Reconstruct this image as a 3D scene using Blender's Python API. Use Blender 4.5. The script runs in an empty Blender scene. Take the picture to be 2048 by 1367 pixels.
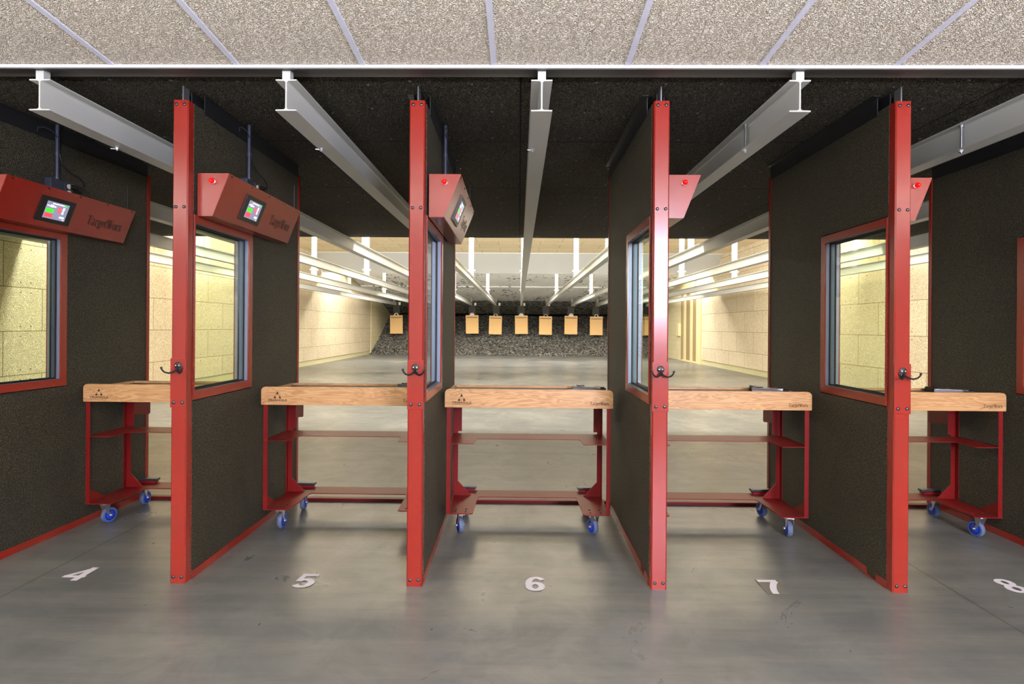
import bpy, bmesh, math, random
from mathutils import Vector, Matrix
random.seed(7)
C = bpy.context.scene.collection
PI = math.pi

# ------------------------------------------------------------------ helpers
class MB:
    """collects simple shapes into ONE mesh"""
    def __init__(s):
        s.bm = bmesh.new()
    def poly(s, pts):
        vs = [s.bm.verts.new(p) for p in pts]
        return s.bm.faces.new(vs)
    def box(s, x0, x1, y0, y1, z0, z1, bev=0):
        b = bmesh.new()
        bmesh.ops.create_cube(b, size=1)
        for v in b.verts:
            v.co = Vector(((x0+x1)/2+v.co.x*(x1-x0), (y0+y1)/2+v.co.y*(y1-y0), (z0+z1)/2+v.co.z*(z1-z0)))
        if bev:
            bmesh.ops.bevel(b, geom=b.edges[:], offset=bev, segments=2, affect='EDGES', profile=.6)
        s.merge(b); return s
    def merge(s, b, M=None):
        if M is not None: bmesh.ops.transform(b, matrix=M, verts=b.verts)
        me = bpy.data.meshes.new('tmp'); b.to_mesh(me); b.free()
        s.bm.from_mesh(me); bpy.data.meshes.remove(me)
    def prism(s, pts, axis, a, b, bev=0):
        """extrude a 2D outline along axis ('x': pts=(y,z), 'y': pts=(x,z), 'z': pts=(x,y))"""
        def P(p, t):
            return {'x': (t, p[0], p[1]), 'y': (p[0], t, p[1]), 'z': (p[0], p[1], t)}[axis]
        m = bmesh.new()
        A = [m.verts.new(P(p, a)) for p in pts]; B = [m.verts.new(P(p, b)) for p in pts]
        n = len(pts)
        m.faces.new(A); m.faces.new(B[::-1])
        for i in range(n):
            m.faces.new((A[i], B[i], B[(i+1) % n], A[(i+1) % n]))
        bmesh.ops.recalc_face_normals(m, faces=m.faces[:])
        if bev: bmesh.ops.bevel(m, geom=m.edges[:], offset=bev, segments=2, affect='EDGES')
        s.merge(m); return s
    def cyl(s, p0, p1, r0, r1=None, n=16):
        r1 = r0 if r1 is None else r1
        p0 = Vector(p0); p1 = Vector(p1); d = p1-p0
        b = bmesh.new()
        bmesh.ops.create_cone(b, cap_ends=True, segments=n, radius1=r0, radius2=r1, depth=d.length)
        q = d.to_track_quat('Z', 'Y').to_matrix().to_4x4()
        s.merge(b, Matrix.Translation((p0+p1)/2) @ q); return s
    def lathe(s, prof, M=None, n=24):
        """prof = (r,z) list around Z"""
        b = bmesh.new(); rings = []
        for r, z in prof:
            rings.append([b.verts.new((r*math.cos(2*PI*i/n), r*math.sin(2*PI*i/n), z)) for i in range(n)])
        for a, c in zip(rings, rings[1:]):
            for i in range(n): b.faces.new((a[i], a[(i+1) % n], c[(i+1) % n], c[i]))
        if prof[0][0] > 1e-6: b.faces.new(rings[0][::-1])
        if prof[-1][0] > 1e-6: b.faces.new(rings[-1])
        bmesh.ops.remove_doubles(b, verts=b.verts, dist=1e-6)
        bmesh.ops.recalc_face_normals(b, faces=b.faces[:])
        s.merge(b, M); return s
    def tube(s, pts, r, n=8, closed=False):
        pts = [Vector(p) for p in pts]
        rs = r if isinstance(r, (list, tuple)) else [r]*len(pts)
        b = bmesh.new(); rings = []; up = Vector((0.13, .31, .94)).normalized()
        for i, p in enumerate(pts):
            t = (pts[min(i+1, len(pts)-1)]-pts[max(i-1, 0)]).normalized()
            u = t.cross(up)
            if u.length < 1e-3: u = t.cross(Vector((1, 0, 0)))
            u.normalize(); w = t.cross(u)
            rings.append([b.verts.new(p+(u*math.cos(2*PI*k/n)+w*math.sin(2*PI*k/n))*rs[i]) for k in range(n)])
        for a, c in zip(rings, rings[1:]):
            for i in range(n): b.faces.new((a[i], a[(i+1) % n], c[(i+1) % n], c[i]))
        b.faces.new(rings[0][::-1]); b.faces.new(rings[-1])
        bmesh.ops.recalc_face_normals(b, faces=b.faces[:])
        s.merge(b); return s
    def holed(s, axis, a, b, o, h):
        """slab with a rectangular hole; o, h = (u0,u1,v0,v1)"""
        def P(u, v, t): return {'x': (t, u, v), 'y': (u, t, v), 'z': (u, v, t)}[axis]
        m = bmesh.new(); L = []
        for t in (a, b):
            O = [m.verts.new(P(u, v, t)) for u, v in ((o[0], o[2]), (o[1], o[2]), (o[1], o[3]), (o[0], o[3]))]
            H = [m.verts.new(P(u, v, t)) for u, v in ((h[0], h[2]), (h[1], h[2]), (h[1], h[3]), (h[0], h[3]))]
            for i in range(4): m.faces.new((O[i], O[(i+1) % 4], H[(i+1) % 4], H[i]))
            L.append((O, H))
        for k in (0, 1):
            for i in range(4): m.faces.new((L[0][k][i], L[0][k][(i+1) % 4], L[1][k][(i+1) % 4], L[1][k][i]))
        bmesh.ops.recalc_face_normals(m, faces=m.faces[:])
        s.merge(m); return s
    def build(s, name, mat, parent=None, smooth=False, loc=None):
        me = bpy.data.meshes.new(name); s.bm.to_mesh(me); s.bm.free()
        me.materials.append(mat)
        if smooth:
            for p in me.polygons: p.use_smooth = True
            try: me.set_sharp_from_angle(angle=math.radians(40))
            except Exception: pass
        o = bpy.data.objects.new(name, me); C.objects.link(o)
        if parent: o.parent = parent
        if loc: o.location = loc
        return o

def tag(o, label=None, cat=None, group=None, kind=None):
    if label: o['label'] = label
    if cat: o['category'] = cat
    if group: o['group'] = group
    if kind: o['kind'] = kind
    return o
def struct(o): o['kind'] = 'structure'; return o
def thing(name, label, cat, loc=(0, 0, 0), rz=0, group=None):
    o = bpy.data.objects.new(name, None); C.objects.link(o)
    o.empty_display_size = .1
    o.location = loc; o.rotation_euler = (0, 0, rz)
    return tag(o, label, cat, group)
KIDS = {}
def kids(o): return [c for c in C.objects if c.parent == o]
def copy_tree(o, parent=None):
    c = o.copy(); C.objects.link(c); c.parent = parent
    for ch in kids(o):
        if ch is not c: copy_tree(ch, c)
    return c

# ------------------------------------------------------------------ materials
def srgb(r, g, b):
    f = lambda v: (v/255/12.92) if v/255 <= .04045 else ((v/255+.055)/1.055)**2.4
    return (f(r), f(g), f(b), 1)
class NM:
    def __init__(s, name):
        m = bpy.data.materials.new(name); m.use_nodes = True
        s.m = m; s.t = m.node_tree; s.n = s.t.nodes; s.l = s.t.links
        s.b = s.n['Principled BSDF']
    def node(s, typ, **kw):
        x = s.n.new(typ)
        for k, v in kw.items(): setattr(x, k, v)
        return x
    def set(s, **kw):
        for k, v in kw.items():
            s.b.inputs[k.replace('_', ' ')].default_value = v
        return s
    def link(s, a, b): s.l.new(a, b)
    def coord(s, scale=(1, 1, 1), rot=(0, 0, 0), loc=(0, 0, 0), kind='Object'):
        tc = s.node('ShaderNodeTexCoord'); mp = s.node('ShaderNodeMapping')
        mp.inputs['Scale'].default_value = scale; mp.inputs['Rotation'].default_value = rot; mp.inputs['Location'].default_value = loc
        s.link(tc.outputs[kind], mp.inputs['Vector']); return mp.outputs['Vector']
    def noise(s, vec, scale, detail=4, rough=.5, dist=0):
        x = s.node('ShaderNodeTexNoise'); x.inputs['Scale'].default_value = scale
        x.inputs['Detail'].default_value = detail; x.inputs['Roughness'].default_value = rough
        x.inputs['Distortion'].default_value = dist
        s.link(vec, x.inputs['Vector']); return x.outputs['Fac']
    def ramp(s, fac, stops):
        r = s.node('ShaderNodeValToRGB'); e = r.color_ramp.elements
        while len(e) < len(stops): e.new(.5)
        for el, (p, c) in zip(e, stops):
            el.position = p; el.color = c if len(c) == 4 else (*c, 1)
        s.link(fac, r.inputs['Fac']); return r.outputs['Color']
    def mix(s, fac, a, b, typ='MIX'):
        x = s.node('ShaderNodeMix', data_type='RGBA', blend_type=typ)
        for sock, v in ((x.inputs[0], fac), (x.inputs[6], a), (x.inputs[7], b)):
            if isinstance(v, (int, float, tuple)): sock.default_value = v
            else: s.link(v, sock)
        return x.outputs[2]
    def math(s, op, a, b=0.0):
        x = s.node('ShaderNodeMath', operation=op)
        for sock, v in ((x.inputs[0], a), (x.inputs[1], b)):
            if isinstance(v, (int, float)): sock.default_value = v
            else: s.link(v, sock)
        return x.outputs[0]
    def bump(s, h, strength, dist):
        x = s.node('ShaderNodeBump'); x.inputs['Strength'].default_value = strength; x.inputs['Distance'].default_value = dist
        s.link(h, x.inputs['Height']); s.link(x.outputs['Normal'], s.b.inputs['Normal']); return x

def plain(name, col, rough=.5, metal=0., bump=None, **kw):
    n = NM(name); n.set(Base_Color=col, Roughness=rough, Metallic=metal, **kw)
    if bump:
        v = n.coord(); h = n.noise(v, bump[0], 3); n.bump(h, bump[1], bump[2])
    return n.m

M = {}
def mk_red(name, base, coat=.3):
    n = NM(name); v = n.coord(kind='Object')
    sc = n.noise(v, 3.0, 5, .6)
    col = n.mix(n.ramp(sc, [(.35, (0, 0, 0)), (.75, (.55,)*3)]), base, tuple(c*.8 for c in base[:3])+(1,))
    fine = n.noise(v, 90, 3, .7)
    col = n.mix(n.ramp(fine, [(.74, (0, 0, 0)), (.78, (.35,)*3)]), col, srgb(205, 130, 118))
    n.link(col, n.b.inputs['Base Color'])
    r = n.math('MULTIPLY_ADD', n.noise(v, 12, 3), .12); n.n[-1] if False else None
    n.set(Roughness=.22); n.b.inputs['Specular IOR Level'].default_value = .5
    n.bump(n.noise(v, 260, 2), .12, .0006)
    return n.m
M['red'] = mk_red('red_paint', srgb(138, 36, 26))
M['red2'] = mk_red('red_paint_cart', srgb(118, 20, 20))
M['red2'].node_tree.nodes['Principled BSDF'].inputs['Roughness'].default_value = .42
M['red2'].node_tree.nodes['Principled BSDF'].inputs['Specular IOR Level'].default_value = .3
M['screw'] = plain('dark_zinc', srgb(85, 88, 96), .3, .9)
M['steel_grey'] = plain('grey_beam_paint', srgb(186, 186, 180), .48, 0., (60, .1, .001))
M['zinc'] = plain('zinc_plate', srgb(196, 198, 200), .28, .9)
M['iron'] = plain('dark_iron', srgb(48, 46, 46), .4, .6)
M['black'] = plain('black_plastic', srgb(22, 22, 24), .4)
M['black_steel'] = plain('black_painted_steel', srgb(26, 26, 28), .45, 0., (120, .2, .001))
M['bluehub'] = plain('blue_hub', srgb(20, 58, 205), .4)
M['bluerim'] = plain('blue_rubber_rim', srgb(60, 92, 172), .55)
M['tyre'] = plain('blue_grey_tyre', srgb(90, 100, 126), .6)
M['jamb'] = plain('galvanised_reveal', srgb(128, 134, 156), .42, .55, (30, .2, .002))
M['gasket'] = plain('gasket', srgb(12, 13, 16), .6)
M['white'] = plain('white_plastic', srgb(225, 222, 214), .5)
M['ivory'] = plain('ivory_outlet', srgb(214, 206, 180), .5)
M['conduit'] = plain('dark_grey_conduit', srgb(58, 62, 78), .4, .3)
M['chrome'] = plain('chrome', srgb(225, 226, 235), .15, 1.)
M['gunblack'] = plain('gun_black', srgb(20, 20, 24), .28, .5)
M['brand'] = plain('burnt_brand', srgb(62, 26, 14), .8)
M['print'] = plain('dark_print', srgb(52, 36, 30), .6)
M['numwhite'] = plain('white_floor_paint', srgb(222, 218, 224), .6, 0., (80, .2, .001))
M['patch'] = plain('bare_stencil_patch', srgb(98, 96, 88), .5)
M['mat'] = plain('black_rubber_mat', srgb(44, 46, 46), .45, 0., (200, .3, .001))
M['mount'] = plain('dark_brown_carrier', srgb(58, 54, 44), .7)
M['olive'] = plain('olive_grey_paint', srgb(122, 120, 104), .6)
M['darkgap'] = plain('black_throat', srgb(10, 10, 9), .9)
M['latch'] = plain('grey_latch_steel', srgb(84, 86, 94), .35, .7)

# textured black divider covering
def black_board():
    n = NM('black_rubber_board'); v = n.coord()
    f = n.noise(v, 170, 3, .6)
    big = n.noise(v, 2.2, 4, .6)
    col = n.ramp(f, [(.38, srgb(20, 19, 14)), (.52, srgb(43, 40, 29)), (.64, srgb(106, 98, 72))])
    col = n.mix(n.ramp(big, [(.35, (0, 0, 0)), (.75, (.5,)*3)]), col, srgb(34, 32, 29))
    n.link(col, n.b.inputs['Base Color']); n.set(Roughness=.62)
    n.bump(f, .7, .004); return n.m
M['board'] = black_board()

def woodwool(name, c1, c2, c3, mode, w=1.22, h=.61, off=.5, seam=srgb(120, 104, 80), fs=26, bs=.6, dots=0.0, pos=(.22, .42, .68)):
    """cement bonded wood fibre board with thin panel joints; mode = which object axes the joints use"""
    n = NM(name)
    v = n.coord()
    wv = n.node('ShaderNodeTexWave'); wv.wave_type = 'BANDS'
    wv.inputs['Scale'].default_value = fs; wv.inputs['Distortion'].default_value = 34
    wv.inputs['Detail'].default_value = 2.5; wv.inputs['Detail Scale'].default_value = 1.1; wv.inputs['Detail Roughness'].default_value = .6
    n.link(v, wv.inputs['Vector'])
    no = n.noise(v, fs*3.2, 4, .7, 1.6)
    fib = n.mix(.45, wv.outputs['Color'], no)
    col = n.ramp(fib, [(pos[0], c3), (pos[1], c2), (pos[2], c1)])
    tone = n.noise(v, .9, 3, .6)
    col = n.mix(n.ramp(tone, [(.3, (0, 0, 0)), (.7, (.35,)*3)]), col, c2)
    sep = n.node('ShaderNodeSeparateXYZ'); tc = n.coord(); n.link(tc, sep.inputs[0])
    cmb = n.node('ShaderNodeCombineXYZ')
    a, b = {'xy': (0, 1), 'yz': (1, 2), 'xz': (0, 2)}[mode]
    n.link(sep.outputs[a], cmb.inputs[0]); n.link(sep.outputs[b], cmb.inputs[1])
    if w:
        br = n.node('ShaderNodeTexBrick', offset=off, offset_frequency=2)
        br.inputs['Scale'].default_value = 1; br.inputs['Brick Width'].default_value = w; br.inputs['Row Height'].default_value = h
        br.inputs['Mortar Size'].default_value = .005; br.inputs['Mortar Smooth'].default_value = .1
        n.link(cmb.outputs[0], br.inputs['Vector'])
        br.inputs['Color1'].default_value = (1, 1, 1, 1); br.inputs['Color2'].default_value = (.9, .9, .9, 1)
        col = n.mix(1., col, br.outputs['Color'], 'MULTIPLY') if dots >= 0 else col
        col = n.mix(br.outputs['Fac'], col, seam)
    n.link(col, n.b.inputs['Base Color']); n.set(Roughness=.9)
    n.b.inputs['Specular IOR Level'].default_value = .2
    n.bump(fib, bs, .01)
    return n.m
M['woodwool_front'] = woodwool('wood_wool_front', srgb(250, 243, 230), srgb(222, 209, 188), srgb(150, 130, 102), 'xy', 0, fs=26, bs=.8, pos=(.26, .40, .56))
M['woodwool_wall'] = woodwool('wood_wool_wall', srgb(244, 232, 204), srgb(226, 210, 176), srgb(162, 136, 98), 'yz', 1.22, .61, .5, srgb(128, 108, 76), fs=14, bs=.9)
M['woodwool_ceil'] = woodwool('wood_wool_baffle', srgb(254, 240, 208), srgb(250, 232, 194), srgb(216, 186, 138), 'xy', 1.22, .61, .5, srgb(150, 124, 84), fs=10, bs=.5)
M['black_ceiling'] = woodwool('black_acoustic_board', srgb(112, 104, 86), srgb(30, 28, 25), srgb(10, 10, 10), 'xy', 2.44, 1.22, .0, srgb(6, 6, 6), fs=24, bs=1.0)

def concrete_floor():
    n = NM('polished_concrete'); v = n.coord()
    big = n.noise(v, .55, 6, .62, .6); mid = n.noise(v, 3.2, 6, .7, .8); fine = n.noise(v, 55, 4, .7)
    col = n.ramp(big, [(.3, srgb(74, 78, 78)), (.5, srgb(104, 106, 104)), (.72, srgb(134, 134, 129))])
    col = n.mix(n.ramp(mid, [(.42, (0, 0, 0)), (.62, (.62,)*3)]), col, srgb(84, 87, 87))
    col = n.mix(n.ramp(fine, [(.62, (0, 0, 0)), (.80, (.35,)*3)]), col, srgb(72, 72, 70))
    # brushed look running across the lanes
    v2 = n.coord(scale=(.35, 3.4, 1)); br = n.noise(v2, 2.4, 5, .7)
    col = n.mix(n.ramp(br, [(.42, (0, 0, 0)), (.7, (.4,)*3)]), col, srgb(138, 135, 125))
    # small rusty/dark specks
    vo = n.node('ShaderNodeTexVoronoi'); vo.inputs['Scale'].default_value = 3.1; n.link(v, vo.inputs['Vector'])
    sp = n.math('LESS_THAN', vo.outputs['Distance'], .012)
    col = n.mix(n.math('MULTIPLY', sp, .3), col, srgb(80, 62, 46))
    # saw-cut joints
    sep = n.node('ShaderNodeSeparateXYZ'); n.link(n.coord(), sep.inputs[0])
    fac = None
    for ax, c in ((0, -2.507), (0, 2.224), (1, 5.8), (1, 10.6), (1, 15.3), (1, 20.1)):
        d = n.math('ABSOLUTE', n.math('SUBTRACT', sep.outputs[ax], c))
        q = n.math('LESS_THAN', d, .0045 if ax == 0 else .007)
        fac = q if fac is None else n.math('MAXIMUM', fac, q)
    col = n.mix(n.math('MULTIPLY', fac, .75), col, srgb(48, 44, 34))
    n.link(col, n.b.inputs['Base Color'])
    rr = n.node('ShaderNodeMapRange'); rr.inputs['To Min'].default_value = .2; rr.inputs['To Max'].default_value = .42
    n.link(mid, rr.inputs['Value']); n.link(rr.outputs['Result'], n.b.inputs['Roughness'])
    n.bump(n.mix(.6, mid, fac), .06, .01); return n.m
M['floor'] = concrete_floor()

def wood(name, c1, c2, c3):
    n = NM(name)
    oi = n.node('ShaderNodeObjectInfo')
    tc = n.node('ShaderNodeTexCoord'); ad = n.node('ShaderNodeVectorMath', operation='ADD')
    sc = n.node('ShaderNodeVectorMath', operation='SCALE'); sc.inputs[3].default_value = 7.3
    cb = n.node('ShaderNodeCombineXYZ'); n.link(oi.outputs['Random'], cb.inputs[0]); n.link(oi.outputs['Random'], cb.inputs[2])
    n.link(cb.outputs[0], sc.inputs[0]); n.link(sc.outputs[0], ad.inputs[1]); n.link(tc.outputs['Object'], ad.inputs[0])
    mp = n.node('ShaderNodeMapping'); mp.inputs['Scale'].default_value = (1.6, 9, 16); n.link(ad.outputs[0], mp.inputs['Vector'])
    a = n.noise(mp.outputs[0], 1.3, 3, .5, 1.2)
    w = n.node('ShaderNodeMath', operation='SINE'); n.link(n.math('MULTIPLY', a, 60.), w.inputs[0])
    g = n.math('MULTIPLY_ADD', w.outputs[0], .5); n.n[-1]
    g = n.math('ADD', n.math('MULTIPLY', w.outputs[0], .5), .5)
    mp2 = n.node('ShaderNodeMapping'); mp2.inputs['Scale'].default_value = (6, 120, 190); n.link(ad.outputs[0], mp2.inputs['Vector'])
    f = n.noise(mp2.outputs[0], 2.2, 3, .6)
    fac = n.mix(.5, g, f)
    col = n.ramp(fac, [(.2, c3), (.5, c2), (.8, c1)])
    n.link(col, n.b.inputs['Base Color']); n.set(Roughness=.4)
    n.bump(f, .1, .0008); return n.m
M['wood'] = wood('oak_lacquer', srgb(206, 162, 114), srgb(196, 150, 102), srgb(174, 126, 80))

def rubber(name, a, b, c, s=26, h=.05):
    n = NM(name); v = n.coord()
    vo = n.node('ShaderNodeTexVoronoi'); vo.inputs['Scale'].default_value = s; n.link(v, vo.inputs['Vector'])
    f = n.noise(v, s*.9, 4, .8, 1.)
    sepc = n.node('ShaderNodeSeparateColor'); n.link(vo.outputs['Color'], sepc.inputs[0])
    fac = n.mix(.5, sepc.outputs[0], f)
    col = n.ramp(fac, [(.3, a), (.55, b), (.78, c), (.86, srgb(176, 160, 130))])
    n.link(col, n.b.inputs['Base Color']); n.set(Roughness=.85)
    n.bump(fac, 1., h); return n.m
M['berm'] = rubber('shredded_rubber', srgb(30, 29, 26), srgb(92, 90, 84), srgb(146, 142, 130), 19)
M['curtain'] = rubber('rubber_flaps', srgb(44, 42, 38), srgb(120, 118, 106), srgb(170, 165, 148), 14)

def plates():
    n = NM('pocked_steel_plate'); v = n.coord()
    col = n.ramp(n.noise(v, .8, 4), [(.35, srgb(222, 222, 218)), (.7, srgb(236, 236, 232))])
    vo = n.node('ShaderNodeTexVoronoi'); vo.inputs['Scale'].default_value = 5.5; n.link(v, vo.inputs['Vector'])
    clus = n.ramp(n.noise(v, .7, 3), [(.40, (.05, .05, .05)), (.60, (.42,)*3)])
    sp = n.math('LESS_THAN', vo.outputs['Distance'], clus)
    col = n.mix(n.math('MULTIPLY', sp, .85), col, srgb(46, 46, 44))
    n.link(col, n.b.inputs['Base Color']); n.set(Roughness=.5); return n.m
M['pocked'] = plates()
M['plate'] = plain('grey_steel_plate', srgb(188, 188, 185), .5, 0., (2, .1, .01))

def block(name, c, mode='yz'):
    n = NM(name); sep = n.node('ShaderNodeSeparateXYZ'); n.link(n.coord(), sep.inputs[0])
    cb = n.node('ShaderNodeCombineXYZ'); a, b = {'yz': (1, 2), 'xz': (0, 2)}[mode]
    n.link(sep.outputs[a], cb.inputs[0]); n.link(sep.outputs[b], cb.inputs[1])
    br = n.node('ShaderNodeTexBrick'); br.inputs['Scale'].default_value = 1; br.inputs['Brick Width'].default_value = .406
    br.inputs['Row Height'].default_value = .203; br.inputs['Mortar Size'].default_value = .006
    br.inputs['Color1'].default_value = c; br.inputs['Color2'].default_value = tuple(x*.94 for x in c[:3])+(1,)
    br.inputs['Mortar'].default_value = tuple(x*.8 for x in c[:3])+(1,)
    n.link(cb.outputs[0], br.inputs['Vector']); n.link(br.outputs['Color'], n.b.inputs['Base Color'])
    n.set(Roughness=.7); n.bump(n.math('SUBTRACT', 1., br.outputs['Fac']), .4, .01); return n.m
M['block'] = block('painted_block', srgb(214, 202, 160))
M['tan'] = plain('tan_painted_steel', srgb(218, 200, 152), .55, 0., (6, .2, .01))
M['tan_dark'] = plain('tan_steel_recess_shade', srgb(150, 130, 92), .6)  # shade of the door recesses put into a darker tan
M['sill'] = plain('painted_sill', srgb(196, 188, 146), .6, 0., (20, .2, .004))
M['kraft'] = plain('brown_cardboard', srgb(214, 172, 114), .8)
M['kraft_line'] = plain('dark_clamp_strip', srgb(96, 68, 44), .7)
M['batten'] = plain('light_grey_batten', srgb(212, 212, 226), .5)
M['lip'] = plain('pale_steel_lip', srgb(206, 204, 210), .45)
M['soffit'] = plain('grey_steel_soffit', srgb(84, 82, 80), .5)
M['lobby'] = plain('lobby_wall_paint', srgb(170, 168, 166), .8)

def glass():
    n = NM('thick_greenish_glass'); out = n.n['Material Output']; n.n.remove(n.b)
    tr = n.node('ShaderNodeBsdfTransparent'); tr.inputs[0].default_value = (.84, .90, .80, 1)
    gl = n.node('ShaderNodeBsdfGlossy'); gl.inputs['Roughness'].default_value = .01; gl.inputs[0].default_value = (.9, 1, .97, 1)
    fr = n.node('ShaderNodeFresnel'); fr.inputs['IOR'].default_value = 1.4
    geo = n.node('ShaderNodeNewGeometry'); ff = n.math('MULTIPLY', fr.outputs[0], n.math('SUBTRACT', 1., geo.outputs['Backfacing']))
    mx = n.node('ShaderNodeMixShader'); n.link(ff, mx.inputs[0]); n.link(tr.outputs[0], mx.inputs[1]); n.link(gl.outputs[0], mx.inputs[2])
    n.link(mx.outputs[0], out.inputs[0]); return n.m
M['glass'] = glass()
def emit(name, col, s, base=None):
    n = NM(name); n.set(Base_Color=col, Emission_Color=col, Emission_Strength=s, Roughness=.3); return n.m
M['dome'] = emit('lit_red_dome', srgb(235, 10, 8), 1.0)
M['scr_grey'] = emit('screen_grey', srgb(128, 128, 150), 1.)
M['scr_green'] = emit('screen_green', srgb(60, 225, 30), 1.1)
M['scr_red'] = emit('screen_red', srgb(250, 70, 80), 1.)
M['scr_white'] = emit('screen_white', srgb(240, 240, 255), 1.2)
M['scr_blue'] = emit('screen_blue', srgb(70, 130, 250), 1.1)

# ------------------------------------------------------------------ camera
cam_d = bpy.data.cameras.new('camera'); cam = bpy.data.objects.new('camera', cam_d); C.objects.link(cam)
bpy.context.scene.camera = cam
cam_d.sensor_width = 36; cam_d.lens = 1100/2048*36
cam_d.shift_y = -(683.5-653.32)/2048
cam_d.clip_start = .05; cam_d.clip_end = 100
CAMZ = 1.328
cam.location = (0, 0, CAMZ)
yaw, roll = .0127, .0071
R = Matrix.Rotation(yaw, 4, 'Z') @ Matrix.Rotation(PI/2, 4, 'X') @ Matrix.Rotation(roll, 4, 'Z')
cam.rotation_euler = R.to_euler()

# ------------------------------------------------------------------ setting
LX, RX = -6.95, 6.72
ZC = 2.56            # black baffle ceiling over the stalls
struct(MB().box(-9, 9, -4.2, 30.6, -.12, 0).build('floor', M['floor']))
# black ceiling over the booths, with its screws
b = MB().box(LX, RX, 2.66, 7.62, ZC, ZC+.16)
ceil = struct(b.build('ceiling', M['black_ceiling']))
b = MB()
for i in range(-11, 12):
    for y in (2.78, 3.12, 3.58, 4.02, 4.3, 4.75, 5.2, 5.5, 6.1, 6.8):
        x = i*.305+random.uniform(-.05, .05)+.1; yy = y+random.uniform(-.05, .05)
        b.cyl((x, yy, ZC+.002), (x, yy, ZC-.004), .011, .007, 8)
b.build('screw_heads', M['screw'], ceil)
# sloping fibre board ceiling in front of the booths
def zf(y): return 2.546+(2.57-y)*.094
b = MB().prism([(2.6, zf(2.6)), (-4.2, zf(-4.2)), (-4.2, zf(-4.2)+.1), (2.6, zf(2.6)+.1)], 'x', -9, 9)
struct(b.build('ceiling', M['woodwool_front']))
k = 0
for X in (-3.75, -3.14, -2.53, -1.918, -1.327, -.738, -.126, .495, 1.114, 1.729, 2.34, 2.95, 3.56):
    k += 1
    b = MB().prism([(2.575, zf(2.575)), (-4.15, zf(-4.15)), (-4.15, zf(-4.15)-.006), (2.575, zf(2.575)-.006)], 'x', X-.0125, X+.0125)
    struct(b.build('trim_%d' % k, M['batten']))
# steel beam that closes the front ceiling
struct(MB().box(-9, 9, 2.555, 2.568, 2.531, 2.545).build('trim_20', M['lip']))
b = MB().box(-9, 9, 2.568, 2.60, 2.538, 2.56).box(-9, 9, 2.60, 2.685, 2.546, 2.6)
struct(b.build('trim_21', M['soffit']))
struct(MB().box(-9, 9, 2.585, 2.66, 2.6, 4.0).build('wall_front_header', M['lobby']))
# upper enclosure of the range
struct(MB().box(LX-.3, RX+.3, 7.4, 18.25, 3.78, 3.9).build('ceiling', M['woodwool_ceil']))
struct(MB().box(LX-.3, RX+.3, 18.2, 30.6, 4.0, 4.1).build('ceiling', M['woodwool_ceil']))
struct(MB().box(LX, RX, 7.4, 7.5, 2.72, 3.8).build('wall_baffle_back', M['black_ceiling']))
# side walls
wl = struct(MB().box(LX-.3, LX, 2.6, 25.7, .17, 4.0).build('wall_left', M['woodwool_wall']))
wr = struct(MB().box(RX, RX+.3, 2.6, 20.3, .17, 4.0).build('wall_right', M['woodwool_wall']))
struct(MB().box(LX-.34, LX-.03, 2.6, 25.7, 0, .17).build('baseboard_left', M['sill']))
struct(MB().box(RX+.03, RX+.34, 2.6, 20.3, 0, .17).build('baseboard_right', M['sill']))
struct(MB().box(LX-.3, LX+.02, 25.7, 30.6, 0, 4.0).build('wall_left_end', M['block']))
struct(MB().box(RX, RX+.3, 22.9, 30.6, 0, 4.0).build('wall_right_end', M['block']))
struct(MB().box(LX-.3, RX+.3, 30.5, 30.6, 0, 4.0).build('wall_back', M['darkgap']))
# bolts that hold the boards, a few pixels each: part of the walls
for wall, sx, ymax in ((wl, LX+.003, 25.6), (wr, RX-.003, 20.2)):
    b = MB()
    for r in range(6):
        z0 = r*.61
        for i in range(int((ymax-4)/1.22)):
            for dy in (.08, .61, 1.14):
                for dz in (.07, .54):
                    if z0+dz > .22:
                        y = 4+i*1.22+dy; b.box(sx-.004, sx+.004, y-.006, y+.006, z0+dz-.006, z0+dz+.006)
    b.build('screw_heads', M['screw'], wall)
# steel door in the right wall
d = bpy.data.objects.new('door_1', None); C.objects.link(d); struct(d); d.location = (RX, 21.6, 0)
MB().box(.03, .09, -.95, 1.15, .03, 2.75).build('door_leaf', M['tan_dark'], d)
for y in (-.75, .0, .85):
    MB().box(.005, .03, y-.13, y+.13, .05, 2.75).build('door_rib', M['tan'], d)
MB().box(-.06, .3, -1.3, -.98, 0, 2.9).build('door_jamb', M['tan'], d)
MB().box(.0, .3, 1.15, 1.3, 0, 2.9).build('door_jamb', M['tan_dark'], d)
MB().box(-.03, .3, -1.0, 1.15, 0, .05).build('door_sill', M['tan'], d)
MB().box(-.03, .3, -1.3, 1.3, 2.75, 4.0).build('door_header', M['tan'], d)
t = MB().box(-.09, 0, 22.95, 23.3, 1.0, 1.52, .01).build('electrical_box', M['tan'])
t.location = (RX, 0, 0); tag(t, 'tan wall-mounted electrical box beside the ribbed steel door on right wall', 'electrical box')
# bullet trap: baffles, rubber, berm
W0, W1 = LX+.03, RX-.01
def slab(name, y0, z0, y1, z1, mat, th=.04):
    b = MB().prism([(y0, z0), (y1, z1), (y1, z1+th), (y0, z0+th)], 'x', W0, W1)
    return struct(b.build(name, mat))
slab('ceiling_baffle_plate', 18.2, 3.76, 19.3, 3.2, M['plate'])
slab('ceiling_trap_plate', 20.9, 3.56, 24.0, 3.07, M['pocked'])
slab('ceiling_trap_plate', 23.9, 3.05, 26.3, 2.74, M['pocked'])
slab('ceiling_trap_plate', 26.3, 2.74, 27.3, 2.61, M['pocked'])
slab('ceiling_rubber_flap', 27.3, 2.61, 29.4, 2.02, M['curtain'], .05)
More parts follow.
